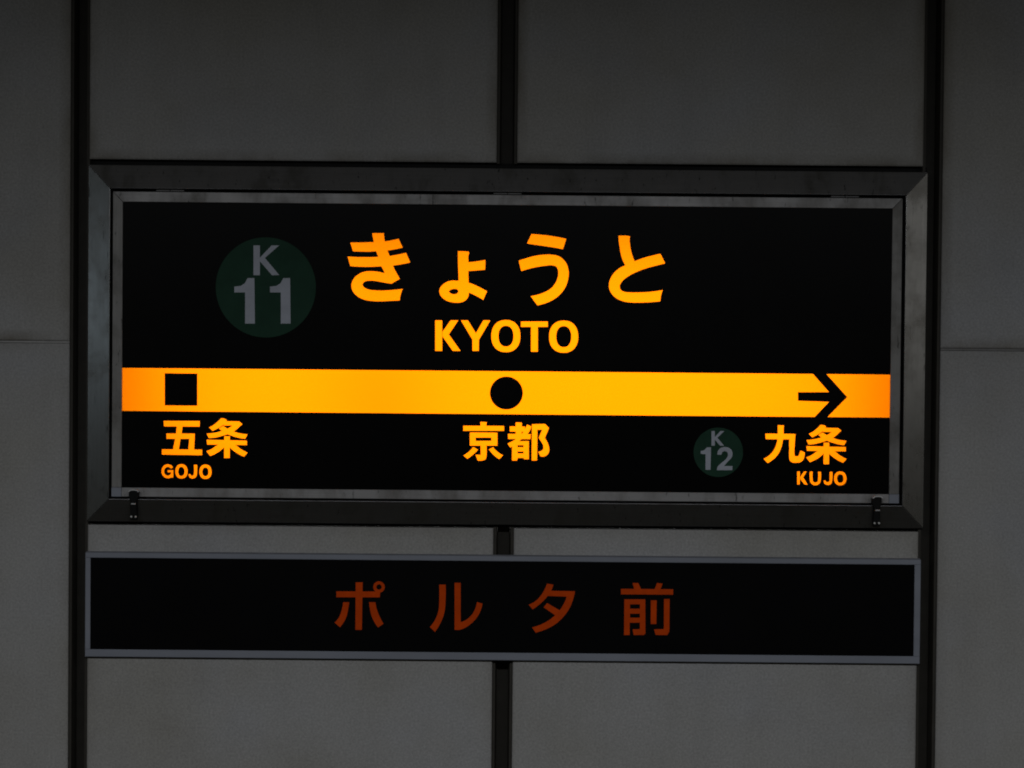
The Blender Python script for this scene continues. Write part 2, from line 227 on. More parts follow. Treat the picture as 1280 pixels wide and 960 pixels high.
    'jo2': ('kanji_character',[[(554.5,-68.4),(556.7,-68.3),(559.0,-68.5),(561.2,-69.1),(562.8,-69.8),(564.1,-70.8),(565.1,-71.8),(563.0,-74.4),(561.7,-76.5),(560.1,-78.4),(558.4,-80.1),(555.8,-82.2),(553.0,-84.1),(550.1,-85.8),(546.8,-87.7),(543.3,-89.5),(540.1,-91.0),(533.5,-84.5),(535.8,-83.6),(538.4,-82.3),(541.0,-80.8),(543.3,-79.2),(545.5,-77.4),(547.6,-75.5),(550.0,-73.2),(552.3,-70.8)],[(559.8,-73.3),(586.6,-73.7),(592.4,-78.4),(587.6,-82.7),(584.7,-85.7),(581.7,-88.4),(578.3,-90.8),(574.5,-93.0),(570.4,-94.9),(566.3,-96.6),(562.3,-98.0),(558.2,-99.3),(554.1,-100.5),(550.7,-101.4),(547.3,-102.3),(543.8,-102.9),(540.3,-103.4),(536.7,-103.7),(533.3,-103.8),(529.8,-95.7),(533.2,-95.5),(537.1,-95.1),(541.0,-94.6),(544.2,-94.1),(547.3,-93.5),(550.5,-92.7),(552.7,-92.0),(554.9,-91.1),(557.0,-90.2),(560.2,-89.2),(563.4,-87.9),(566.4,-86.5),(569.0,-85.1),(571.5,-83.4),(574.1,-81.3),(559.1,-81.1)],[(558.7,-81.8),(560.9,-83.4),(563.5,-85.0),(566.1,-86.5),(570.0,-88.5),(573.9,-90.3),(577.9,-91.9),(581.2,-93.0),(584.5,-94.0),(587.9,-94.7),(592.7,-95.5),(597.5,-96.0),(601.7,-96.3),(597.8,-104.5),(594.7,-104.3),(591.4,-103.8),(588.1,-103.3),(584.7,-102.6),(581.2,-101.7),(577.8,-100.7),(574.0,-99.5),(570.2,-98.2),(566.5,-96.6),(563.0,-94.8),(559.5,-92.7),(556.2,-90.5),(554.2,-89.1),(552.3,-87.7),(550.9,-86.4)],[(529.8,-106.6),(600.7,-107.7),(600.8,-115.7),(530.7,-115.2)],[(560.7,-100.2),(570.8,-100.1),(570.8,-139.0),(560.9,-139.0)],[(549.4,-115.7),(552.8,-114.2),(556.4,-112.9),(559.7,-112.1),(561.6,-119.2),(559.1,-121.7),(556.3,-124.3),(553.4,-126.6),(550.7,-128.6),(547.9,-130.3),(545.0,-131.9),(542.1,-133.3),(539.2,-134.6),(536.4,-135.7),(529.3,-126.9),(532.2,-126.0),(535.5,-124.7),(538.7,-123.1),(542.3,-120.7),(545.8,-118.0)],[(570.7,-112.1),(574.1,-113.0),(577.9,-114.3),(581.5,-116.1),(584.4,-118.1),(587.1,-120.5),(590.0,-122.6),(594.2,-125.1),(598.4,-127.3),(602.4,-129.0),(595.9,-136.4),(593.3,-135.2),(590.4,-133.9),(587.7,-132.5),(584.8,-130.9),(581.9,-129.2),(579.2,-127.4),(576.1,-124.9),(573.1,-122.4),(570.3,-119.7)]],[[(559.1,-81.1),(574.3,-81.0),(566.2,-86.6)]]),
    'kyo': ('kanji_character',[[(-56.3,-68.2),(-44.4,-68.6),(-44.7,-69.4),(-45.0,-70.7),(-45.2,-72.0),(-45.3,-73.3),(-45.3,-74.6),(-45.2,-75.5),(-56.0,-75.6)],[(-86.9,-75.5),(-13.6,-75.2),(-13.5,-84.1),(-86.8,-84.7)],[(-75.0,-87.5),(-25.5,-87.4),(-25.2,-110.8),(-74.8,-111.2)],[(-55.4,-110.8),(-44.9,-110.7),(-44.5,-116.8),(-44.4,-123.2),(-44.7,-129.5),(-45.0,-131.5),(-45.4,-133.4),(-46.1,-135.1),(-47.4,-136.1),(-49.0,-136.9),(-50.6,-137.4),(-53.9,-138.0),(-57.2,-138.2),(-60.3,-138.0),(-64.4,-127.4),(-55.2,-127.6)],[(-68.8,-113.5),(-59.9,-118.3),(-62.3,-121.0),(-65.1,-123.9),(-68.1,-126.6),(-71.6,-129.6),(-75.2,-132.4),(-78.8,-135.0),(-86.2,-129.0),(-83.0,-127.1),(-79.5,-124.7),(-76.3,-122.0),(-73.5,-119.2),(-70.9,-116.3)],[(-32.6,-113.4),(-30.8,-116.0),(-28.6,-118.7),(-26.0,-121.0),(-22.3,-123.8),(-18.4,-126.2),(-14.8,-128.0),(-21.9,-135.1),(-24.9,-133.1),(-28.1,-130.7),(-31.2,-128.2),(-33.2,-126.3),(-35.1,-124.2),(-37.0,-122.1),(-38.4,-120.5),(-39.7,-118.9),(-40.7,-117.7)]],[[(-64.4,-96.6),(-36.3,-96.3),(-36.3,-102.2),(-64.3,-102.5)]]),
    'to_kanji': ('kanji_character',[[(7.2,-68.6),(18.4,-69.0),(18.2,-90.3),(7.4,-90.4)],[(-3.3,-75.9),(24.2,-76.1),(23.9,-85.5),(-3.2,-85.2)],[(-6.5,-89.3),(34.4,-89.4),(34.0,-98.6),(-6.0,-98.7)],[(27.6,-72.4),(35.7,-75.8),(34.4,-79.8),(32.5,-83.8),(30.2,-87.5),(26.5,-91.6),(22.2,-95.4),(17.9,-99.0),(15.4,-101.0),(12.9,-103.0),(10.3,-104.8),(-1.8,-114.3),(-7.1,-106.9),(-3.3,-105.1),(0.9,-103.0),(4.9,-100.7),(8.6,-98.3),(12.2,-95.8),(15.4,-92.9),(18.3,-89.5),(20.8,-85.9),(23.1,-82.2),(24.8,-78.9),(26.4,-75.5)],[(1.1,-102.7),(31.2,-101.9),(31.5,-134.8),(23.0,-134.8),(22.0,-132.5),(11.4,-132.5),(10.5,-137.2),(1.1,-137.2)],[(36.4,-71.7),(46.2,-71.6),(46.3,-136.8),(36.5,-136.9)],[(44.1,-71.4),(59.8,-71.0),(67.1,-78.3),(59.8,-96.1),(61.9,-99.3),(63.7,-102.4),(65.2,-105.7),(66.4,-108.8),(67.3,-112.0),(67.9,-115.2),(68.0,-117.4),(67.9,-119.6),(67.3,-121.7),(66.3,-123.8),(64.9,-125.7),(63.2,-127.4),(61.5,-128.5),(59.6,-129.3),(57.6,-129.7),(55.7,-129.9),(53.8,-129.6),(52.2,-129.2),(48.1,-120.9),(49.7,-120.8),(51.9,-120.3),(53.9,-119.4),(55.3,-118.3),(56.5,-117.0),(57.4,-115.3),(57.5,-113.3),(57.3,-111.3),(56.9,-109.4),(56.1,-107.4),(55.0,-105.4),(53.9,-103.6),(52.2,-101.0),(50.4,-98.4),(48.7,-96.1),(54.9,-81.5),(44.2,-81.6)]],[[(10.9,-109.7),(21.6,-109.6),(21.7,-113.0),(11.0,-113.1)],[(11.0,-121.0),(21.7,-120.9),(21.8,-124.4),(11.1,-124.4)]]),
    'kyu': ('kanji_character',[[(477.9,-69.6),(489.4,-69.9),(489.1,-70.5),(488.8,-71.6),(488.6,-72.7),(488.4,-77.2),(488.5,-81.7),(488.4,-86.2),(488.2,-90.1),(487.8,-94.0),(487.2,-97.9),(486.6,-101.8),(485.8,-105.7),(484.7,-109.5),(483.2,-113.5),(481.5,-117.5),(479.5,-121.2),(477.1,-124.4),(474.5,-127.4),(471.6,-130.2),(467.9,-133.1),(464.1,-135.8),(460.3,-138.0),(453.1,-130.2),(456.3,-128.6),(459.7,-126.5),(463.0,-124.0),(465.6,-121.7),(468.0,-119.1),(470.1,-116.3),(472.0,-113.1),(473.6,-109.7),(475.0,-106.2),(476.1,-102.7),(477.0,-99.0),(477.6,-95.4),(477.9,-92.1),(478.1,-88.7),(478.1,-85.4),(478.1,-80.0),(478.1,-74.6)],[(455.9,-84.9),(509.9,-85.0),(508.8,-94.9),(456.6,-94.9)],[(499.6,-93.4),(500.5,-90.8),(502.0,-88.4),(503.8,-86.4),(509.9,-85.2),(509.5,-91.5),(509.0,-98.2),(508.7,-104.9),(508.4,-110.6),(508.1,-116.3),(508.4,-122.1),(508.6,-123.0),(509.0,-124.0),(509.7,-124.8),(510.7,-125.1),(511.7,-125.2),(512.6,-125.2),(513.8,-125.0),(514.9,-124.6),(516.0,-124.0),(516.5,-122.7),(517.0,-121.5),(517.4,-120.3),(518.0,-118.3),(518.6,-116.3),(519.0,-114.8),(526.8,-118.0),(526.9,-120.7),(526.7,-123.5),(526.2,-126.3),(525.6,-128.5),(524.8,-130.6),(523.6,-132.4),(522.2,-133.9),(520.4,-135.1),(518.5,-136.0),(516.2,-136.5),(513.8,-136.7),(511.4,-136.7),(509.0,-136.8),(506.6,-136.7),(504.3,-136.1),(502.6,-135.1),(501.2,-133.8),(500.0,-132.3),(499.5,-129.8),(499.1,-127.3),(498.9,-124.8),(498.8,-120.0),(498.9,-115.2),(499.3,-110.4),(498.6,-104.7),(498.7,-99.0)]],[]),
    'G': ('letter',[[(-607.4,-154.5),(-608.1,-153.4),(-609.2,-152.1),(-610.6,-151.1),(-612.4,-150.1),(-614.4,-149.5),(-616.5,-149.2),(-618.7,-149.5),(-620.8,-150.1),(-622.8,-151.1),(-624.4,-152.4),(-625.8,-154.1),(-626.9,-155.9),(-627.7,-157.9),(-628.1,-159.9),(-628.3,-162.0),(-628.1,-164.2),(-627.7,-166.3),(-626.9,-168.3),(-625.8,-170.2),(-624.3,-171.8),(-622.6,-173.1),(-620.7,-174.0),(-618.5,-174.5),(-616.4,-174.7),(-614.3,-174.5),(-612.4,-173.9),(-610.5,-173.0),(-609.3,-172.0),(-608.3,-170.8),(-607.7,-169.7),(-611.7,-166.6),(-613.2,-168.7),(-614.2,-169.2),(-615.3,-169.5),(-616.4,-169.6),(-617.6,-169.6),(-618.9,-169.3),(-620.0,-168.8),(-621.0,-168.0),(-621.8,-167.1),(-622.4,-166.1),(-622.9,-164.7),(-623.2,-163.4),(-623.3,-162.0),(-623.2,-160.7),(-622.9,-159.4),(-622.5,-158.2),(-621.8,-157.1),(-621.0,-156.1),(-620.1,-155.3),(-618.9,-154.8),(-617.7,-154.4),(-616.5,-154.3),(-615.4,-154.4),(-614.3,-154.7),(-613.3,-155.3),(-612.4,-156.1),(-611.5,-157.2),(-611.3,-157.7)],[(-617.2,-159.9),(-606.9,-159.9),(-606.9,-173.1),(-610.6,-173.2),(-611.3,-171.5),(-611.7,-169.4),(-611.8,-167.3),(-611.6,-166.4),(-611.2,-165.5),(-610.3,-164.0),(-617.2,-163.9)]],[]),
    'O3': ('letter',[[(-581.2,-161.9),(-581.3,-164.4),(-581.7,-166.5),(-582.3,-168.4),(-583.1,-170.1),(-584.1,-171.5),(-585.3,-172.7),(-586.7,-173.7),(-588.3,-174.4),(-590.1,-174.8),(-592.2,-175.0),(-594.3,-174.9),(-596.1,-174.5),(-597.7,-173.8),(-599.1,-172.8),(-600.3,-171.7),(-601.3,-170.2),(-602.2,-168.6),(-602.8,-166.7),(-603.2,-164.6),(-603.3,-162.1),(-603.2,-159.5),(-602.8,-157.4),(-602.3,-155.5),(-601.4,-153.9),(-600.4,-152.4),(-599.2,-151.2),(-597.8,-150.2),(-596.2,-149.5),(-594.5,-149.1),(-592.3,-148.9),(-590.2,-149.1),(-588.4,-149.5),(-586.9,-150.1),(-585.5,-151.1),(-584.2,-152.3),(-583.2,-153.7),(-582.4,-155.4),(-581.8,-157.2),(-581.4,-159.3)]],[[(-586.9,-162.0),(-586.9,-163.5),(-587.1,-164.8),(-587.4,-165.9),(-587.8,-167.0),(-588.3,-167.9),(-588.9,-168.7),(-589.6,-169.3),(-590.4,-169.8),(-591.3,-170.1),(-592.4,-170.2),(-593.4,-170.1),(-594.3,-169.8),(-595.2,-169.3),(-595.9,-168.7),(-596.5,-167.9),(-597.0,-167.0),(-597.4,-166.0),(-597.7,-164.9),(-597.9,-163.6),(-597.9,-162.1),(-597.9,-160.6),(-597.7,-159.3),(-597.4,-158.2),(-597.1,-157.2),(-596.6,-156.2),(-595.9,-155.5),(-595.2,-154.8),(-594.4,-154.3),(-593.5,-154.1),(-592.4,-154.0),(-591.4,-154.0),(-590.5,-154.3),(-589.7,-154.8),(-588.9,-155.4),(-588.3,-156.2),(-587.8,-157.1),(-587.4,-158.1),(-587.1,-159.2),(-586.9,-160.5)]]),
    'J': ('letter',[[(-570.1,-149.9),(-564.2,-149.9),(-563.9,-155.2),(-564.0,-161.0),(-564.4,-166.8),(-564.6,-168.3),(-565.0,-169.7),(-565.7,-171.1),(-566.6,-172.2),(-567.7,-173.3),(-569.0,-174.0),(-570.3,-174.5),(-571.8,-174.7),(-573.2,-174.7),(-574.8,-174.3),(-576.4,-173.7),(-577.8,-172.9),(-580.2,-167.3),(-576.7,-166.2),(-574.5,-169.5),(-571.7,-169.4),(-570.9,-168.5),(-570.3,-167.6),(-570.1,-166.5),(-569.6,-160.8),(-569.6,-155.0)]],[]),
    'O4': ('letter',[[(-538.1,-162.2),(-538.2,-164.8),(-538.6,-166.9),(-539.2,-168.7),(-540.0,-170.4),(-541.0,-171.9),(-542.2,-173.1),(-543.6,-174.0),(-545.2,-174.7),(-547.0,-175.2),(-549.1,-175.3),(-551.2,-175.2),(-553.0,-174.8),(-554.6,-174.1),(-556.0,-173.2),(-557.2,-172.0),(-558.2,-170.6),(-559.1,-168.9),(-559.7,-167.0),(-560.1,-165.0),(-560.2,-162.4),(-560.1,-159.9),(-559.7,-157.7),(-559.2,-155.9),(-558.3,-154.2),(-557.3,-152.8),(-556.1,-151.5),(-554.7,-150.6),(-553.1,-149.9),(-551.4,-149.4),(-549.2,-149.3),(-547.1,-149.4),(-545.3,-149.8),(-543.8,-150.5),(-542.4,-151.4),(-541.1,-152.6),(-540.1,-154.0),(-539.3,-155.7),(-538.7,-157.6),(-538.3,-159.7)]],[[(-543.8,-162.3),(-543.8,-163.8),(-544.0,-165.0),(-544.3,-166.1),(-544.7,-167.1),(-545.2,-168.0),(-545.8,-168.7),(-546.5,-169.3),(-547.3,-169.8),(-548.2,-170.0),(-549.3,-170.1),(-550.3,-170.1),(-551.2,-169.8),(-552.0,-169.4),(-552.8,-168.8),(-553.4,-168.0),(-553.9,-167.2),(-554.3,-166.2),(-554.6,-165.1),(-554.8,-163.9),(-554.8,-162.4),(-554.8,-161.0),(-554.6,-159.8),(-554.3,-158.7),(-554.0,-157.7),(-553.4,-156.8),(-552.8,-156.1),(-552.1,-155.5),(-551.3,-155.0),(-550.4,-154.8),(-549.3,-154.7),(-548.3,-154.7),(-547.4,-155.0),(-546.6,-155.4),(-545.8,-156.0),(-545.2,-156.8),(-544.7,-157.6),(-544.3,-158.6),(-544.0,-159.7),(-543.8,-160.9)]]),
    'K2': ('letter',[[(513.7,-152.4),(518.7,-152.3),(518.6,-176.0),(514.0,-176.0)],[(526.0,-152.3),(531.2,-152.5),(524.5,-163.0),(533.1,-176.0),(527.0,-175.9),(519.3,-166.0),(519.3,-162.3)]],[]),
    'U': ('letter',[[(536.4,-152.3),(536.0,-157.2),(536.1,-162.6),(536.7,-168.0),(537.1,-170.0),(537.9,-171.9),(538.9,-173.6),(540.0,-174.7),(541.3,-175.7),(542.7,-176.4),(544.0,-176.9),(545.3,-177.1),(546.6,-177.2),(548.0,-177.1),(549.4,-176.8),(550.7,-176.4),(552.1,-175.6),(553.4,-174.6),(554.4,-173.4),(555.4,-171.7),(556.0,-169.8),(556.4,-167.8),(556.9,-162.6),(556.9,-157.3),(556.4,-152.5),(551.2,-152.5),(551.6,-157.1),(551.6,-162.3),(551.2,-167.5),(551.0,-168.5),(550.6,-169.6),(550.1,-170.6),(549.6,-171.1),(549.0,-171.4),(548.5,-171.6),(547.8,-171.8),(547.2,-171.9),(546.6,-172.0),(546.0,-171.9),(545.4,-171.8),(544.8,-171.7),(544.2,-171.4),(543.6,-171.1),(543.1,-170.6),(542.5,-169.7),(542.1,-168.6),(541.8,-167.6),(541.4,-162.3),(541.3,-157.0),(541.6,-152.3)]],[]),
    'J2': ('letter',[[(572.1,-152.6),(577.1,-152.5),(577.4,-157.7),(577.3,-163.5),(576.8,-169.2),(576.5,-170.8),(575.9,-172.4),(575.2,-173.9),(574.0,-175.0),(572.6,-175.9),(571.0,-176.4),(569.7,-176.6),(568.3,-176.4),(566.9,-176.0),(565.3,-175.4),(563.8,-174.5),(562.6,-173.6),(561.2,-168.5),(564.5,-167.7),(566.8,-171.0),(570.0,-170.9),(572.1,-168.6)]],[]),
    'O5': ('letter',[[(602.4,-164.2),(602.3,-166.6),(601.9,-168.7),(601.4,-170.5),(600.5,-172.1),(599.5,-173.5),(598.3,-174.7),(596.9,-175.6),(595.3,-176.3),(593.6,-176.7),(591.4,-176.9),(589.2,-176.7),(587.4,-176.3),(585.8,-175.7),(584.4,-174.8),(583.2,-173.6),(582.1,-172.3),(581.3,-170.7),(580.7,-168.9),(580.3,-166.8),(580.1,-164.4),(580.2,-161.9),(580.5,-159.9),(581.1,-158.1),(581.9,-156.5),(583.0,-155.1),(584.2,-153.9),(585.6,-153.0),(587.2,-152.3),(588.9,-151.8),(591.1,-151.7),(593.3,-151.8),(595.0,-152.2),(596.6,-152.9),(598.1,-153.8),(599.3,-154.9),(600.4,-156.3),(601.2,-157.9),(601.8,-159.7),(602.2,-161.7)]],[[(597.0,-164.4),(597.0,-165.8),(596.8,-167.1),(596.5,-168.2),(596.1,-169.1),(595.6,-170.0),(595.0,-170.8),(594.2,-171.4),(593.4,-171.8),(592.4,-172.1),(591.3,-172.2),(590.2,-172.1),(589.3,-171.9),(588.4,-171.4),(587.7,-170.8),(587.0,-170.1),(586.5,-169.2),(586.1,-168.2),(585.8,-167.1),(585.6,-165.9),(585.5,-164.5),(585.5,-163.1),(585.7,-161.9),(586.0,-160.8),(586.4,-159.8),(586.9,-158.9),(587.5,-158.1),(588.3,-157.5),(589.1,-157.1),(590.1,-156.8),(591.1,-156.7),(592.2,-156.8),(593.2,-157.0),(594.0,-157.5),(594.8,-158.1),(595.4,-158.8),(596.0,-159.7),(596.4,-160.7),(596.7,-161.8),(596.9,-163.0)]]),
    'band': ('route_line',[[(-720,23.0),(700,23.0),(700,-54.2),(-720,-54.2)]],[[(-623.3,14.0),(-564.8,13.9),(-564.5,-43.8),(-623.0,-43.8)],[(19.7,-15.9),(19.4,-19.7),(18.7,-23.5),(17.5,-27.2),(15.8,-30.7),(13.7,-33.9),(11.2,-36.9),(8.3,-39.4),(5.1,-41.6),(1.6,-43.4),(-2.0,-44.6),(-5.8,-45.4),(-9.7,-45.7),(-13.5,-45.5),(-17.3,-44.8),(-21.0,-43.6),(-24.5,-41.9),(-27.7,-39.8),(-30.7,-37.2),(-33.2,-34.4),(-35.4,-31.2),(-37.1,-27.7),(-38.4,-24.0),(-39.2,-20.2),(-39.5,-16.4),(-39.3,-12.5),(-38.6,-8.7),(-37.3,-5.0),(-35.7,-1.6),(-33.5,1.7),(-31.0,4.6),(-28.1,7.2),(-24.9,9.4),(-21.5,11.1),(-17.8,12.4),(-14.0,13.2),(-10.2,13.5),(-6.3,13.2),(-2.5,12.5),(1.2,11.3),(4.6,9.6),(7.9,7.5),(10.8,5.0),(13.4,2.1),(15.6,-1.1),(17.3,-4.6),(18.6,-8.2),(19.4,-12.0)],[(513.5,-10.0),(569.3,-9.5),(535.0,28.6),(558.9,28.8),(601.9,-18.0),(560.5,-60.8),(537.7,-61.0),(569.5,-26.8),(513.7,-25.4)]]),
    'rK': ('letter',[[(-465.4,244.5),(-453.9,244.6),(-453.6,191.3),(-465.1,191.2)],[(-433.0,244.8),(-419.4,244.9),(-444.8,222.3),(-418.7,191.7),(-432.0,191.5),(-454.8,217.5),(-454.8,221.6)]],[]),
    'r1': ('digit',[[(-475.5,185.9),(-463.4,186.0),(-462.0,104.5),(-479.6,104.4),(-479.9,160.2),(-499.2,160.0),(-499.2,170.5),(-488.0,171.8),(-480.7,176.5)]],[]),
    'r1b': ('digit',[[(-411.5,186.5),(-399.4,186.6),(-398.0,105.1),(-415.6,104.9),(-415.9,160.7),(-435.2,160.6),(-435.3,171.0),(-424.0,172.4),(-416.7,177.0)]],[]),
    'sK': ('letter',[[(358.9,-81.1),(364.9,-81.0),(365.2,-107.4),(359.2,-107.4)],[(375.1,-80.9),(382.0,-80.9),(369.6,-93.0),(381.7,-107.2),(374.3,-107.3),(364.3,-95.4),(364.3,-92.7)]],[]),
    's1': ('digit',[[(351.2,-110.5),(358.4,-110.4),(357.9,-150.8),(348.9,-150.9),(348.9,-123.1),(340.2,-122.3),(339.9,-117.2),(345.9,-115.9)]],[]),
    's2': ('digit',[[(369.9,-123.5),(369.9,-121.5),(370.2,-119.5),(370.8,-117.5),(371.8,-115.5),(373.0,-113.6),(374.6,-112.1),(377.0,-110.8),(379.6,-110.0),(382.3,-109.6),(385.0,-109.6),(387.6,-109.9),(390.1,-110.8),(392.2,-112.0),(394.1,-113.6),(395.6,-115.5),(396.5,-117.6),(397.1,-119.8),(397.2,-122.1),(396.9,-124.6),(396.2,-127.0),(395.1,-129.3),(393.4,-131.5),(391.3,-133.4),(389.2,-135.3),(386.8,-138.1),(384.4,-140.9),(382.1,-143.8),(397.4,-143.7),(397.2,-151.1),(369.3,-151.3),(369.4,-149.2),(369.9,-147.1),(370.7,-145.1),(372.6,-142.7),(374.9,-140.5),(377.3,-138.4),(379.7,-136.4),(382.1,-134.5),(384.4,-132.4),(386.0,-130.5),(387.4,-128.5),(388.5,-126.4),(388.9,-124.8),(389.0,-123.2),(388.8,-121.6),(388.3,-120.2),(387.6,-119.0),(386.6,-118.0),(382.4,-116.8),(378.8,-118.7),(377.1,-123.5)]],[]),
    'po': ('kana_character',[[(-277.8,-358.8),(-265.3,-358.7),(-266.1,-444.4),(-277.8,-444.5)],[(-312.5,-375.3),(-233.4,-374.9),(-234.5,-385.5),(-312.4,-385.9)],[(-300.0,-394.7),(-289.2,-395.0),(-289.7,-399.6),(-290.4,-404.2),(-291.3,-408.8),(-292.3,-414.1),(-293.6,-419.4),(-295.3,-424.5),(-298.2,-430.0),(-301.6,-435.3),(-305.4,-440.2),(-315.3,-431.6),(-312.3,-428.8),(-309.6,-425.6),(-307.3,-422.2),(-305.4,-417.9),(-303.9,-413.4),(-302.6,-408.9),(-301.5,-404.2),(-300.6,-399.5)],[(-253.6,-394.3),(-242.0,-394.5),(-241.3,-399.2),(-240.4,-403.8),(-239.1,-408.3),(-237.5,-412.8),(-235.7,-417.2),(-233.6,-421.5),(-231.7,-425.4),(-229.6,-429.2),(-227.3,-432.9),(-237.1,-439.8),(-239.8,-436.3),(-242.2,-432.6),(-244.4,-428.8),(-246.5,-424.6),(-248.4,-420.2),(-249.9,-415.6),(-251.6,-408.6),(-252.8,-401.5)],[(-225.5,-366.8),(-225.6,-367.7),(-225.7,-368.6),(-225.9,-369.4),(-226.1,-370.3),(-226.5,-371.1),(-226.9,-371.9),(-227.4,-372.7),(-227.9,-373.4),(-228.5,-374.1),(-229.2,-374.7),(-229.9,-375.3),(-230.6,-375.8),(-231.4,-376.2),(-232.2,-376.5),(-233.1,-376.8),(-234.0,-377.0),(-234.9,-377.1),(-235.8,-377.2),(-236.7,-377.2),(-237.6,-377.0),(-238.4,-376.9),(-239.3,-376.6),(-240.1,-376.3),(-240.9,-375.9),(-241.7,-375.4),(-242.4,-374.8),(-243.1,-374.2),(-243.7,-373.6),(-244.2,-372.9),(-244.7,-372.1),(-245.2,-371.3),(-245.5,-370.5),(-245.8,-369.6),(-246.0,-368.7),(-246.1,-367.8),(-246.1,-366.9),(-246.1,-366.0),(-246.0,-365.2),(-245.8,-364.3),(-245.6,-363.4),(-245.2,-362.6),(-244.8,-361.8),(-244.3,-361.0),(-243.8,-360.3),(-243.2,-359.6),(-242.5,-359.0),(-241.8,-358.4),(-241.1,-358.0),(-240.3,-357.5),(-239.4,-357.2),(-238.6,-356.9),(-237.7,-356.7),(-236.8,-356.6),(-235.9,-356.5),(-235.0,-356.6),(-234.1,-356.7),(-233.3,-356.9),(-232.4,-357.1),(-231.6,-357.5),(-230.8,-357.9),(-230.0,-358.3),(-229.3,-358.9),(-228.6,-359.5),(-228.0,-360.2),(-227.4,-360.9),(-227.0,-361.6),(-226.5,-362.4),(-226.2,-363.2),(-225.9,-364.1),(-225.7,-365.0),(-225.6,-365.9)]],[[(-231.1,-366.8),(-231.1,-367.4),(-231.2,-368.1),(-231.4,-368.7),(-231.7,-369.2),(-232.0,-369.8),(-232.4,-370.2),(-232.9,-370.6),(-233.4,-371.0),(-234.0,-371.3),(-234.6,-371.5),(-235.2,-371.6),(-235.8,-371.7),(-236.4,-371.6),(-237.1,-371.5),(-237.6,-371.3),(-238.2,-371.0),(-238.7,-370.7),(-239.2,-370.3),(-239.6,-369.8),(-240.0,-369.3),(-240.3,-368.7),(-240.5,-368.1),(-240.6,-367.5),(-240.6,-366.9),(-240.6,-366.3),(-240.5,-365.7),(-240.3,-365.1),(-240.0,-364.5),(-239.7,-364.0),(-239.3,-363.5),(-238.8,-363.1),(-238.3,-362.7),(-237.7,-362.4),(-237.1,-362.2),(-236.5,-362.1),(-235.9,-362.1),(-235.3,-362.1),(-234.6,-362.2),(-234.0,-362.4),(-233.5,-362.7),(-233.0,-363.0),(-232.5,-363.4),(-232.1,-363.9),(-231.7,-364.4),(-231.4,-365.0),(-231.2,-365.6),(-231.1,-366.2)]]),
    'ru': ('kana_character',[[(-127.7,-361.7),(-116.1,-361.6),(-115.8,-372.4),(-115.8,-383.2),(-116.1,-394.1),(-116.5,-400.1),(-117.0,-406.1),(-118.0,-412.1),(-119.7,-418.3),(-121.9,-424.3),(-124.5,-430.2),(-127.5,-436.0),(-130.8,-441.7),(-134.5,-447.1),(-143.8,-438.2),(-140.4,-434.2),(-137.4,-430.0),(-134.7,-425.5),(-132.3,-420.4),(-130.3,-415.2),(-128.8,-409.8),(-127.9,-403.8),(-127.6,-397.8),(-127.4,-391.7),(-127.3,-381.7),(-127.3,-371.7)],[(-100.1,-358.1),(-89.1,-358.0),(-88.5,-428.7),(-85.6,-428.0),(-82.8,-426.9),(-80.2,-425.6),(-76.7,-423.3),(-73.5,-420.6),(-70.6,-417.7),(-67.9,-414.3),(-65.5,-410.7),(-63.5,-406.8),(-61.7,-402.1),(-60.4,-397.3),(-59.5,-392.4),(-49.5,-395.3),(-50.6,-400.4),(-52.1,-405.4),(-53.9,-410.3),(-55.9,-414.6),(-58.3,-418.6),(-61.0,-422.4),(-63.9,-425.9),(-67.1,-429.1),(-70.5,-432.1),(-73.9,-434.8),(-77.5,-437.3),(-81.3,-439.4),(-84.3,-440.9),(-87.5,-442.1),(-90.8,-442.9),(-93.7,-443.1),(-96.6,-443.0),(-99.4,-442.6)]],[]),
    'ta': ('kana_character',[[(66.1,-358.2),(77.5,-359.9),(76.6,-363.4),(75.5,-366.9),(74.0,-370.2),(71.2,-375.0),(68.0,-379.6),(64.5,-384.1),(61.2,-387.9),(57.6,-391.5),(53.8,-395.0),(49.6,-398.4),(45.3,-401.7),(40.7,-404.7),(33.5,-396.4),(38.1,-394.4),(42.5,-392.0),(46.6,-389.0),(50.6,-385.4),(54.1,-381.3),(57.3,-376.9),(60.7,-371.0),(63.7,-364.7)],[(70.4,-370.8),(116.5,-371.4),(115.8,-375.9),(114.9,-380.4),(113.7,-384.8),(112.0,-390.2),(110.1,-395.4),(107.8,-400.5),(105.0,-405.6),(101.8,-410.4),(98.4,-415.0),(94.3,-419.8),(90.0,-424.2),(85.3,-428.4),(80.4,-432.0),(75.2,-435.2),(69.8,-438.1),(65.5,-440.2),(61.1,-442.0),(56.7,-443.6),(53.3,-444.8),(49.9,-445.8),(46.5,-446.7),(39.8,-437.2),(45.5,-435.7),(51.1,-433.8),(56.6,-431.6),(61.1,-429.4),(65.4,-427.0),(69.7,-424.3),(73.4,-421.7),(77.0,-418.8),(80.4,-415.8),(84.0,-412.1),(87.4,-408.3),(90.5,-404.3),(93.3,-400.0),(95.8,-395.6),(98.1,-391.0),(99.5,-387.8),(100.7,-384.6),(101.6,-381.3),(66.9,-380.4)],[(66.4,-393.1),(91.7,-407.3),(81.6,-415.2),(60.5,-400.9)]],[]),
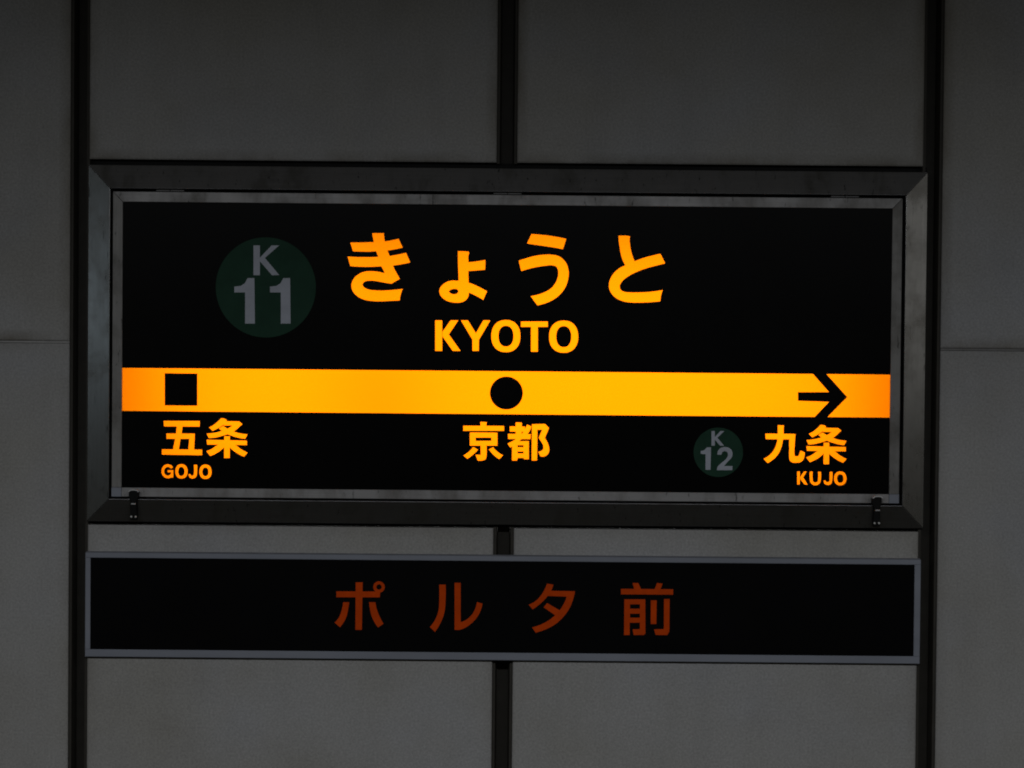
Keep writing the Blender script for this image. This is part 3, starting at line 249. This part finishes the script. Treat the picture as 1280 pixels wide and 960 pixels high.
    'mae': ('kanji_character',[[(219.8,-355.7),(230.2,-355.6),(235.5,-367.0),(223.2,-367.1)],[(263.8,-355.3),(274.0,-356.4),(269.9,-366.7),(259.5,-366.8)],[(199.2,-366.3),(293.0,-366.2),(293.1,-376.1),(199.3,-376.3)],[(205.4,-385.2),(243.1,-384.9),(243.8,-446.2),(241.4,-449.2),(222.8,-449.4),(220.9,-439.2),(233.8,-438.8),(233.7,-427.1),(215.4,-427.2),(215.6,-449.5),(205.4,-449.6)],[(253.0,-386.6),(263.5,-386.5),(263.4,-429.2),(253.2,-429.3)],[(276.7,-384.0),(286.9,-383.9),(286.9,-442.2),(283.4,-448.9),(262.4,-449.1),(259.5,-438.9),(277.0,-438.1)]],[[(215.6,-394.2),(233.4,-394.0),(233.5,-401.8),(215.7,-402.0)],[(215.8,-411.0),(233.6,-410.8),(233.6,-418.1),(215.9,-418.2)]]),
}

# ------------------------------------------------------------------ helpers (all drawings are in millimetres on the wall: x right, z up)
MM = 0.001


def P(x, d, z):
    """wall drawing (mm) to metres; d = millimetres out from the panel face towards the viewer"""
    return Vector((x * MM, -d * MM, Z0 + z * MM))


def link(name, verts, faces, material, parent=None, smooth=False):
    me = bpy.data.meshes.new(name)
    base = parent_origin(parent)
    me.from_pydata([tuple(Vector(v) - base) for v in verts], [], faces)
    bm = bmesh.new()
    bm.from_mesh(me)
    bmesh.ops.recalc_face_normals(bm, faces=bm.faces)
    bm.to_mesh(me)
    bm.free()
    me.materials.append(material)
    if smooth:
        for p in me.polygons:
            p.use_smooth = True
    o = bpy.data.objects.new(name, me)
    COL.objects.link(o)
    o.parent = parent
    return o


def parent_origin(p):
    v = Vector((0, 0, 0))
    while p is not None:
        v = v + p.location
        p = p.parent
    return v


def empty(name, loc, label, cat):
    o = bpy.data.objects.new(name, None)
    COL.objects.link(o)
    o.empty_display_size = 0.1
    o.location = loc
    o['label'] = label
    o['category'] = cat
    return o


def slab(name, x0, x1, z0, z1, d_back, d_front, material, parent, bev=2.0, grime=0.0, amount=1.0):
    """a sheet with chamfered front edges"""
    c = [(x0, z0), (x1, z0), (x1, z1), (x0, z1)]
    i = [(x0 + bev, z0 + bev), (x1 - bev, z0 + bev), (x1 - bev, z1 - bev), (x0 + bev, z1 - bev)]
    v = [P(x, d_back, z) for x, z in c] + [P(x, d_front - bev * 0.6, z) for x, z in c] + [P(x, d_front, z) for x, z in i]
    f = [(0, 1, 2, 3), (8, 9, 10, 11)]
    for k in range(4):
        n = (k + 1) % 4
        f += [(k, n, 4 + n, 4 + k), (4 + k, 4 + n, 8 + n, 8 + k)]
    if not grime:
        return link(name, v, f, material, parent)
    v += [P(x0 + grime, d_front, z0 + grime), P(x1 - grime, d_front, z0 + grime), P(x1 - grime, d_front, z1 - grime), P(x0 + grime, d_front, z1 - grime)]
    f.remove((8, 9, 10, 11))
    f.append((12, 13, 14, 15))
    for k in range(4):
        n = (k + 1) % 4
        f.append((8 + k, 8 + n, 12 + n, 12 + k))
    o = link(name, v, f, material, parent)
    at = o.data.attributes.new('edge_grime', 'FLOAT', 'POINT')
    for k in range(16):
        at.data[k].value = 0.0 if k >= 12 else amount
    return o


def prism(name, outline, d0, d1, material, parent, bev=0.0):
    """outline in wall mm, pulled out from depth d0 to d1"""
    n = len(outline)
    cx = sum(p[0] for p in outline) / n
    cz = sum(p[1] for p in outline) / n
    v = [P(x, d0, z) for x, z in outline] + [P(x, d1 - bev, z) for x, z in outline]
    f = [tuple(range(n)), ]
    for k in range(n):
        f.append((k, (k + 1) % n, n + (k + 1) % n, n + k))
    if bev:
        ins = []
        for x, z in outline:
            L = math.hypot(x - cx, z - cz) or 1
            ins.append((x - (x - cx) / L * bev, z - (z - cz) / L * bev))
        v += [P(x, d1, z) for x, z in ins]
        for k in range(n):
            f.append((n + k, n + (k + 1) % n, 2 * n + (k + 1) % n, 2 * n + k))
        f.append(tuple(range(2 * n, 3 * n)))
    else:
        f.append(tuple(range(n, 2 * n)))
    return link(name, v, f, material, parent)


def circle(cx, cz, r, n=48):
    return [(cx + r * math.cos(2 * math.pi * k / n), cz + r * math.sin(2 * math.pi * k / n)) for k in range(n)]


def ccw(p):
    a = sum(p[i - 1][0] * p[i][1] - p[i][0] * p[i - 1][1] for i in range(len(p)))
    return list(p) if a > 0 else list(reversed(p))


def cut(shapes, rect=None):
    """shapes: [(positive outlines, negative outlines)].  Splits the sheet into the lettering and what is left of rect.
    Returns (vertices, [faces of each shape], faces of the rest)"""
    verts, faces, role = [], [], []

    def put(poly, r):
        poly = ccw(poly)
        s = len(verts)
        verts.extend(Vector(q) for q in poly)
        faces.append(list(range(s, s + len(poly))))
        role.append(r)
    if rect:
        x0, x1, z0, z1 = rect
        put([(x0, z0), (x1, z0), (x1, z1), (x0, z1)], ('rect', 0))
    for i, (pos, neg) in enumerate(shapes):
        for p in pos:
            put(p, ('pos', i))
        for p in neg:
            put(p, ('neg', i))
    vo, _, fo, _, _, of = delaunay_2d_cdt(verts, [], faces, 0, 1e-4, True)
    out = [[] for _ in shapes]
    rest = []
    for f, src in zip(fo, of):
        rs = [role[k] for k in src]
        if rect and ('rect', 0) not in rs:
            continue
        hit = None
        for k, i in rs:
            if k == 'pos' and ('neg', i) not in rs:
                hit = i
                break
        if hit is not None:
            out[hit].append(tuple(f))
        elif rect:
            rest.append(tuple(f))
    return vo, out, rest


def sheet(name, vo, tris, d_back, d_front, material, parent):
    """letter or panel of the cut sheet: front face and the edge that goes back from it"""
    used = sorted({i for t in tris for i in t})
    idx = {v: k for k, v in enumerate(used)}
    n = len(used)
    v = [P(vo[i][0], d_front, vo[i][1]) for i in used] + [P(vo[i][0], d_back, vo[i][1]) for i in used]
    f = [tuple(idx[i] for i in t) for t in tris]
    edges = {}
    for t in f:
        for k in range(len(t)):
            a, b_ = t[k], t[(k + 1) % len(t)]
            edges[(a, b_)] = edges.get((a, b_), 0) + 1
    walls = [(b_, a, n + a, n + b_) for (a, b_) in edges if (b_, a) not in edges]
    me_v = v
    return link(name, me_v, f + walls, material, parent)


# ------------------------------------------------------------------ the wall
wall = link('wall', [P(-1560, -190, -1300), P(1530, -190, -1300), P(1530, -190, 1300), P(-1560, -190, 1300),
                     P(-1560, -230, -1300), P(1530, -230, -1300), P(1530, -230, 1300), P(-1560, -230, 1300)],
            [(0, 1, 2, 3), (4, 5, 6, 7), (0, 1, 5, 4), (1, 2, 6, 5), (2, 3, 7, 6), (3, 0, 4, 7)], M['backing'])
wall['kind'] = 'structure'
wall['label'] = 'grey painted panel wall with wide dark joints behind both signs'
TOP, BOT = 1250.0, -1250.0
JOINTS = [(-796.0, -761.0), (-31.5, 6.0), (734.0, 770.0)]
SIGN_TOP, SIGN_BOT = 397.3, -260.3
PAN = []
for x0, x1 in ((-761.0, -31.5), (6.0, 734.0)):
    PAN += [(x0, x1, SIGN_TOP, TOP, 0.0), (x0, x1, BOT, SIGN_BOT, 0.4)]
for x0, x1, zs in ((-1525.0, -796.0, 68.2), (770.0, 1498.0, 69.0)):
    PAN += [(x0, x1, zs + 2.4, TOP, 0.3), (x0, x1, BOT, zs - 2.4, 0.0)]
for i, (x0, x1, z0, z1, d) in enumerate(PAN):
    slab('wall_panel', x0, x1, z0, z1, -28, d, M['wall'], wall, 2.5, 22.0, 1.0 if z1 == TOP else 0.35)
for x0, x1, zs in ((-1525.0, -796.0, 68.2), (770.0, 1498.0, 69.0)):
    slab('seam_strip', x0, x1, zs - 1.6, zs + 1.6, -24, -0.9, M['seam'] if x0 < 0 else M['seam_dark'], wall, 0.4)
for x0, x1, zb, zt in [(*JOINTS[0], BOT, TOP), (*JOINTS[2], BOT, TOP), (*JOINTS[1], SIGN_TOP - 2, TOP), (*JOINTS[1], BOT, SIGN_BOT + 2)]:
    # folded dark channel: a narrow lip along each panel, a deep flat bed between them
    prof = [(x0 + 0.3, -6), (x0 + 5.5, -6), (x0 + 7.0, -24), (x0 + 8.5, -44), (x1 - 8.5, -44), (x1 - 7.0, -24), (x1 - 5.5, -6), (x1 - 0.3, -6)]
    back = [(x1 - 0.3, -60), (x0 + 0.3, -60)]
    ring = prof + back
    n = len(ring)
    vv = [P(x, d, zb) for x, d in ring] + [P(x, d, zt) for x, d in ring]
    ff = [(k, (k + 1) % n, n + (k + 1) % n, n + k) for k in range(n)] + [tuple(range(n)), tuple(range(n, 2 * n))]
    link('joint_channel', vv, ff, M['joint'], wall)

# ------------------------------------------------------------------ the lit sign
sign = empty('station_name_sign', P(-10, 0, -254.6),
             'large backlit black sign in a steel frame, glowing orange lettering and a bright orange line', 'sign')
OX0, OX1, OZ0, OZ1 = -762.3, 742.0, -253.3, 386.6       # outside of the frame
IX0, IX1, IZ0, IZ1 = -721.0, 701.7, -211.8, 344.2       # inside of the frame
DX0, DX1, DZ0, DZ1 = -717.1, 696.6, -208.1, 338.8       # outside of the hinged door
FX0, FX1, FZ0, FZ1 = -699.3, 678.6, -191.8, 320.4       # the visible face


def rail(name, a, b_, c, d, da, dc, dback, material, lip=0.0):
    """mitred rail between outer edge a-b (depth da) and inner edge d-c (depth dc)"""
    v = [P(*a[:1], da, a[1]), P(b_[0], da, b_[1]), P(c[0], dc, c[1]), P(d[0], dc, d[1])]
    v += [P(a[0], dback, a[1]), P(b_[0], dback, b_[1]), P(c[0], dback, c[1]), P(d[0], dback, d[1])]
    f = [(0, 1, 2, 3), (7, 6, 5, 4)]
    for k in range(4):
        n = (k + 1) % 4
        f.append((k, 4 + k, 4 + n, n))
    o = link(name, v, f, material, sign)
    md = o.modifiers.new('edge', 'BEVEL')
    md.width = 0.0008
    md.segments = 2
    md.limit_method = 'ANGLE'
    return o


g = 0.15    # hairline at the mitres
A, B, C, D = (OX0, OZ1), (OX1, OZ1), (OX1, OZ0), (OX0, OZ0)
a, b_, c, d = (IX0, IZ1), (IX1, IZ1), (IX1, IZ0), (IX0, IZ0)
OUT_D, IN_D = 4.0, 19.0
rail('frame_rail', (A[0] + g, A[1]), (B[0] - g, B[1]), (b_[0] - g, b_[1]), (a[0] + g, a[1]), OUT_D, IN_D, -20, M['steel_x'])
rail('frame_rail', (C[0] - g, C[1]), (D[0] + g, D[1]), (d[0] + g, d[1]), (c[0] - g, c[1]), OUT_D, IN_D, -20, M['steel_x'])
rail('frame_rail', (D[0], D[1] + g), (A[0], A[1] - g), (a[0], a[1] - g), (d[0], d[1] + g), OUT_D, IN_D, -20, M['steel_z'])
rail('frame_rail', (B[0], B[1] - g), (C[0], C[1] + g), (c[0], c[1] + g), (b_[0], b_[1] - g), OUT_D, IN_D, -20, M['steel_z'])
# recessed black bed the frame is set in
ring_o = [(-764, SIGN_BOT + 1), (743.8, SIGN_BOT + 1), (743.8, SIGN_TOP - 1), (-764, SIGN_TOP - 1)]
ring_i = [(FX0 - 2, FZ0 - 2), (FX1 + 2, FZ0 - 2), (FX1 + 2, FZ1 + 2), (FX0 - 2, FZ1 + 2)]
v = [P(x, -21, z) for x, z in ring_o] + [P(x, -21, z) for x, z in ring_i] + [P(x, -30, z) for x, z in ring_o] + [P(x, -30, z) for x, z in ring_i]
f = []
for k in range(4):
    n = (k + 1) % 4
    f += [(k, n, 4 + n, 4 + k), (8 + k, 8 + n, 12 + n, 12 + k), (k, n, 8 + n, 8 + k), (4 + k, 4 + n, 12 + n, 12 + k)]
link('mounting_bed', v, f, M['rubber'], sign)
# lamp box behind the face
bx0, bx1, bz0, bz1 = FX0 - 4, FX1 + 4, FZ0 - 4, FZ1 + 4
v = []
for dd, e in ((2.0, 0), (-140, 0), (2.0, 3), (-143, 3)):
    v += [P(bx0 - e, dd, bz0 - e), P(bx1 + e, dd, bz0 - e), P(bx1 + e, dd, bz1 + e), P(bx0 - e, dd, bz1 + e)]
f = [(4, 5, 6, 7), (12, 13, 14, 15)]
for k in range(4):
    n = (k + 1) % 4
    f += [(k, n, 4 + n, 4 + k), (8 + k, 8 + n, 12 + n, 12 + k), (k, n, 8 + n, 8 + k)]
link('lamp_box', v, f, M['housing'], sign)
# the tubes in the box
for tx0, tx1 in ((-658.0, -262.0), (-214.0, 638.0)):      # two rows with a small gap between their ends
    tx = (tx0 + tx1) / 2
    lamp = area('sign_tube_light', tuple(P(tx, -128, 12)), tuple(P(tx, 0, 12)), (tx1 - tx0) * MM, 0.51, 5.85 * (tx1 - tx0) / 1300.0, (1.0, 1.0, 1.0))
    lamp.parent = sign
    lamp.location = Vector(lamp.location) - sign.location
# hinged door: mitred at the top, square corner blocks at the bottom
dm = 0.15
ft, fb = 12.0, 2.5
rail('door_rail', (DX0 + dm, DZ1), (DX1 - dm, DZ1), (FX1 - dm, FZ1), (FX0 + dm, FZ1), ft - 1, ft, fb, M['door_x'])
rail('door_rail', (FX1 - dm, DZ0), (FX0 + dm, DZ0), (FX0 + dm, FZ0), (FX1 - dm, FZ0), ft, ft, fb, M['door_x'])
rail('door_rail', (DX0, FZ0 + dm), (DX0, DZ1 - dm), (FX0, FZ1 - dm), (FX0, FZ0 + dm), ft - 1, ft, fb, M['door_z'])
rail('door_rail', (DX1, DZ1 - dm), (DX1, FZ0 + dm), (FX1, FZ0 + dm), (FX1, FZ1 - dm), ft - 1, ft, fb, M['door_z'])
for x0, x1 in ((DX0, FX0 - dm), (FX1 + dm, DX1)):
    slab('corner_block', x0, x1, DZ0, FZ0, fb, ft + 0.4, M['alu'], sign, 0.5)
for hx in (-615.3, -11.0, 593.8):
    for k in (-1, 1):
        slab('hinge_leaf', hx + (-25 if k < 0 else 0.6), hx + (-0.6 if k < 0 else 25), DZ1 + 1.4, DZ1 + 4.6, -6, 7.0, M['hinge'], sign, 0.5)
for lx, tilt in ((-675.4, 0.0), (655.3, 0.9)):
    # draw latch: plate on the frame, black body, bright bow on the door, two screws
    z = -195.9
    la = prism('latch', [(lx - 6, z - 53), (lx + 6, z - 53), (lx + 6, z - 20), (lx + 9, z - 12), (lx + 9, z - 4), (lx + 6, z), (lx - 6, z), (lx - 9, z - 4), (lx - 9, z - 12), (lx - 6, z - 20)],
               11, 24, M['latch'], sign, 1.6)
    bow = []
    for k in range(9):
        t = math.pi * k / 8
        bow.append((lx + tilt * 1.5 + 9.5 * math.cos(t), z - 2.5 + 5.0 * math.sin(t)))
    for k in range(8, -1, -1):
        t = math.pi * k / 8
        bow.append((lx + tilt * 1.5 + 8 * math.cos(t), z - 3.0 + 3.2 * math.sin(t)))
    prism('latch_bow', bow, 13, 27, M['bow'], la, 0.0)
    slab('latch_lever', lx - 4 + tilt, lx + 4 + tilt, z - 25, z - 22.8, 23, 29, M['bow'], la, 0.8)
    for k in (-1, 1):
        prism('screw', circle(lx + k * 3.9, z - 47, 1.9, 12), 22, 26.5, M['screw'], la, 0.9)

# the face: black acrylic with the lettering let into it
LIT = [k for k in GLYPHS if k not in ('rK', 'r1', 'r1b', 'sK', 's1', 's2', 'po', 'ru', 'ta', 'mae')]
vo, parts, rest = cut([(GLYPHS[k][1], GLYPHS[k][2]) for k in LIT], (FX0 - 3, FX1 + 3, FZ0 - 3, FZ1 + 3))
FD = 7.0
sheet('face_panel', vo, rest, FD - 0.5, FD, M['face'], sign)
for k, tris in zip(LIT, parts):
    if k == 'band':
        # the arrow head parts the line in two
        half = [[], []]
        adj = {}
        for ti, t in enumerate(tris):
            for q in range(len(t)):
                adj.setdefault(frozenset((t[q], t[(q + 1) % len(t)])), []).append(ti)
        seen = {}
        for s in range(len(tris)):
            if s in seen:
                continue
            comp = len(set(seen.values()))
            stack = [s]
            seen[s] = comp
            while stack:
                u = stack.pop()
                t = tris[u]
                for q in range(len(t)):
                    for w in adj[frozenset((t[q], t[(q + 1) % len(t)]))]:
                        if w not in seen:
                            seen[w] = comp
                            stack.append(w)
        for comp in sorted(set(seen.values())):
            o = sheet('route_line', vo, [tris[i] for i in range(len(tris)) if seen[i] == comp], FD - 0.3, FD - 0.15, M['amber'], sign)
            o['label'] = 'glowing orange band across the black face'
    else:
        sheet(GLYPHS[k][0], vo, tris, FD - 0.3, FD - 0.15, M['amber'], sign)
for (cx, cz, r), keys in (((-442.9, 169.4, 89.9), ('rK', 'r1', 'r1b')), ((371.6, -119.3, 44.5), ('sK', 's1', 's2'))):
    disc = prism('number_roundel', circle(cx, cz, r, 72), FD + 0.05, FD + 0.8, M['green'], sign, 0.25)
    disc['label'] = 'dark green unlit disc with pale grey letter and number'
    for k in keys:
        w, pp, _ = cut([(GLYPHS[k][1], GLYPHS[k][2])])
        sheet(GLYPHS[k][0], w, pp[0], FD + 0.8, FD + 1.1, M['white'], disc)

# ------------------------------------------------------------------ the unlit board below
board = empty('place_name_board', P(-13, 0, -498.2),
              'long narrow unlit black board with dull red lettering, below the lit sign', 'sign')
BX0, BX1, BZ0, BZ1 = -763.3, 737.4, -496.6, -309.4
CX0, CX1, CZ0, CZ1 = -754.0, 726.2, -483.2, -318.4
slab('backing_plate', BX0 + 0.8, BX1 - 0.8, BZ0 - 1.8, BZ1 + 1.9, 0.9, 7.0, M['shadow_lip'], board, 0.5)  # stands past the trims above and below as a painted shadow line
slab('face_panel', CX0 - 0.3, CX1 + 0.3, CZ0 - 0.3, CZ1 + 0.3, 7.05, 9.0, M['board'], board, 0.2)
for x0, x1, z0, z1 in ((BX0, BX1, CZ1 + 0.2, BZ1), (BX0, BX1, BZ0, CZ0 - 0.2), (BX0, CX0 - 0.2, CZ0, CZ1), (CX1 + 0.2, BX1, CZ0, CZ1)):
    slab('edge_trim', x0, x1, z0, z1, 7.1, 12.0, M['alu'], board, 0.8)
for k in ('po', 'ru', 'ta', 'mae'):
    w, pp, _ = cut([(GLYPHS[k][1], GLYPHS[k][2])])
    sheet(GLYPHS[k][0], w, pp[0], 9.05, 9.6, M['red'], board)
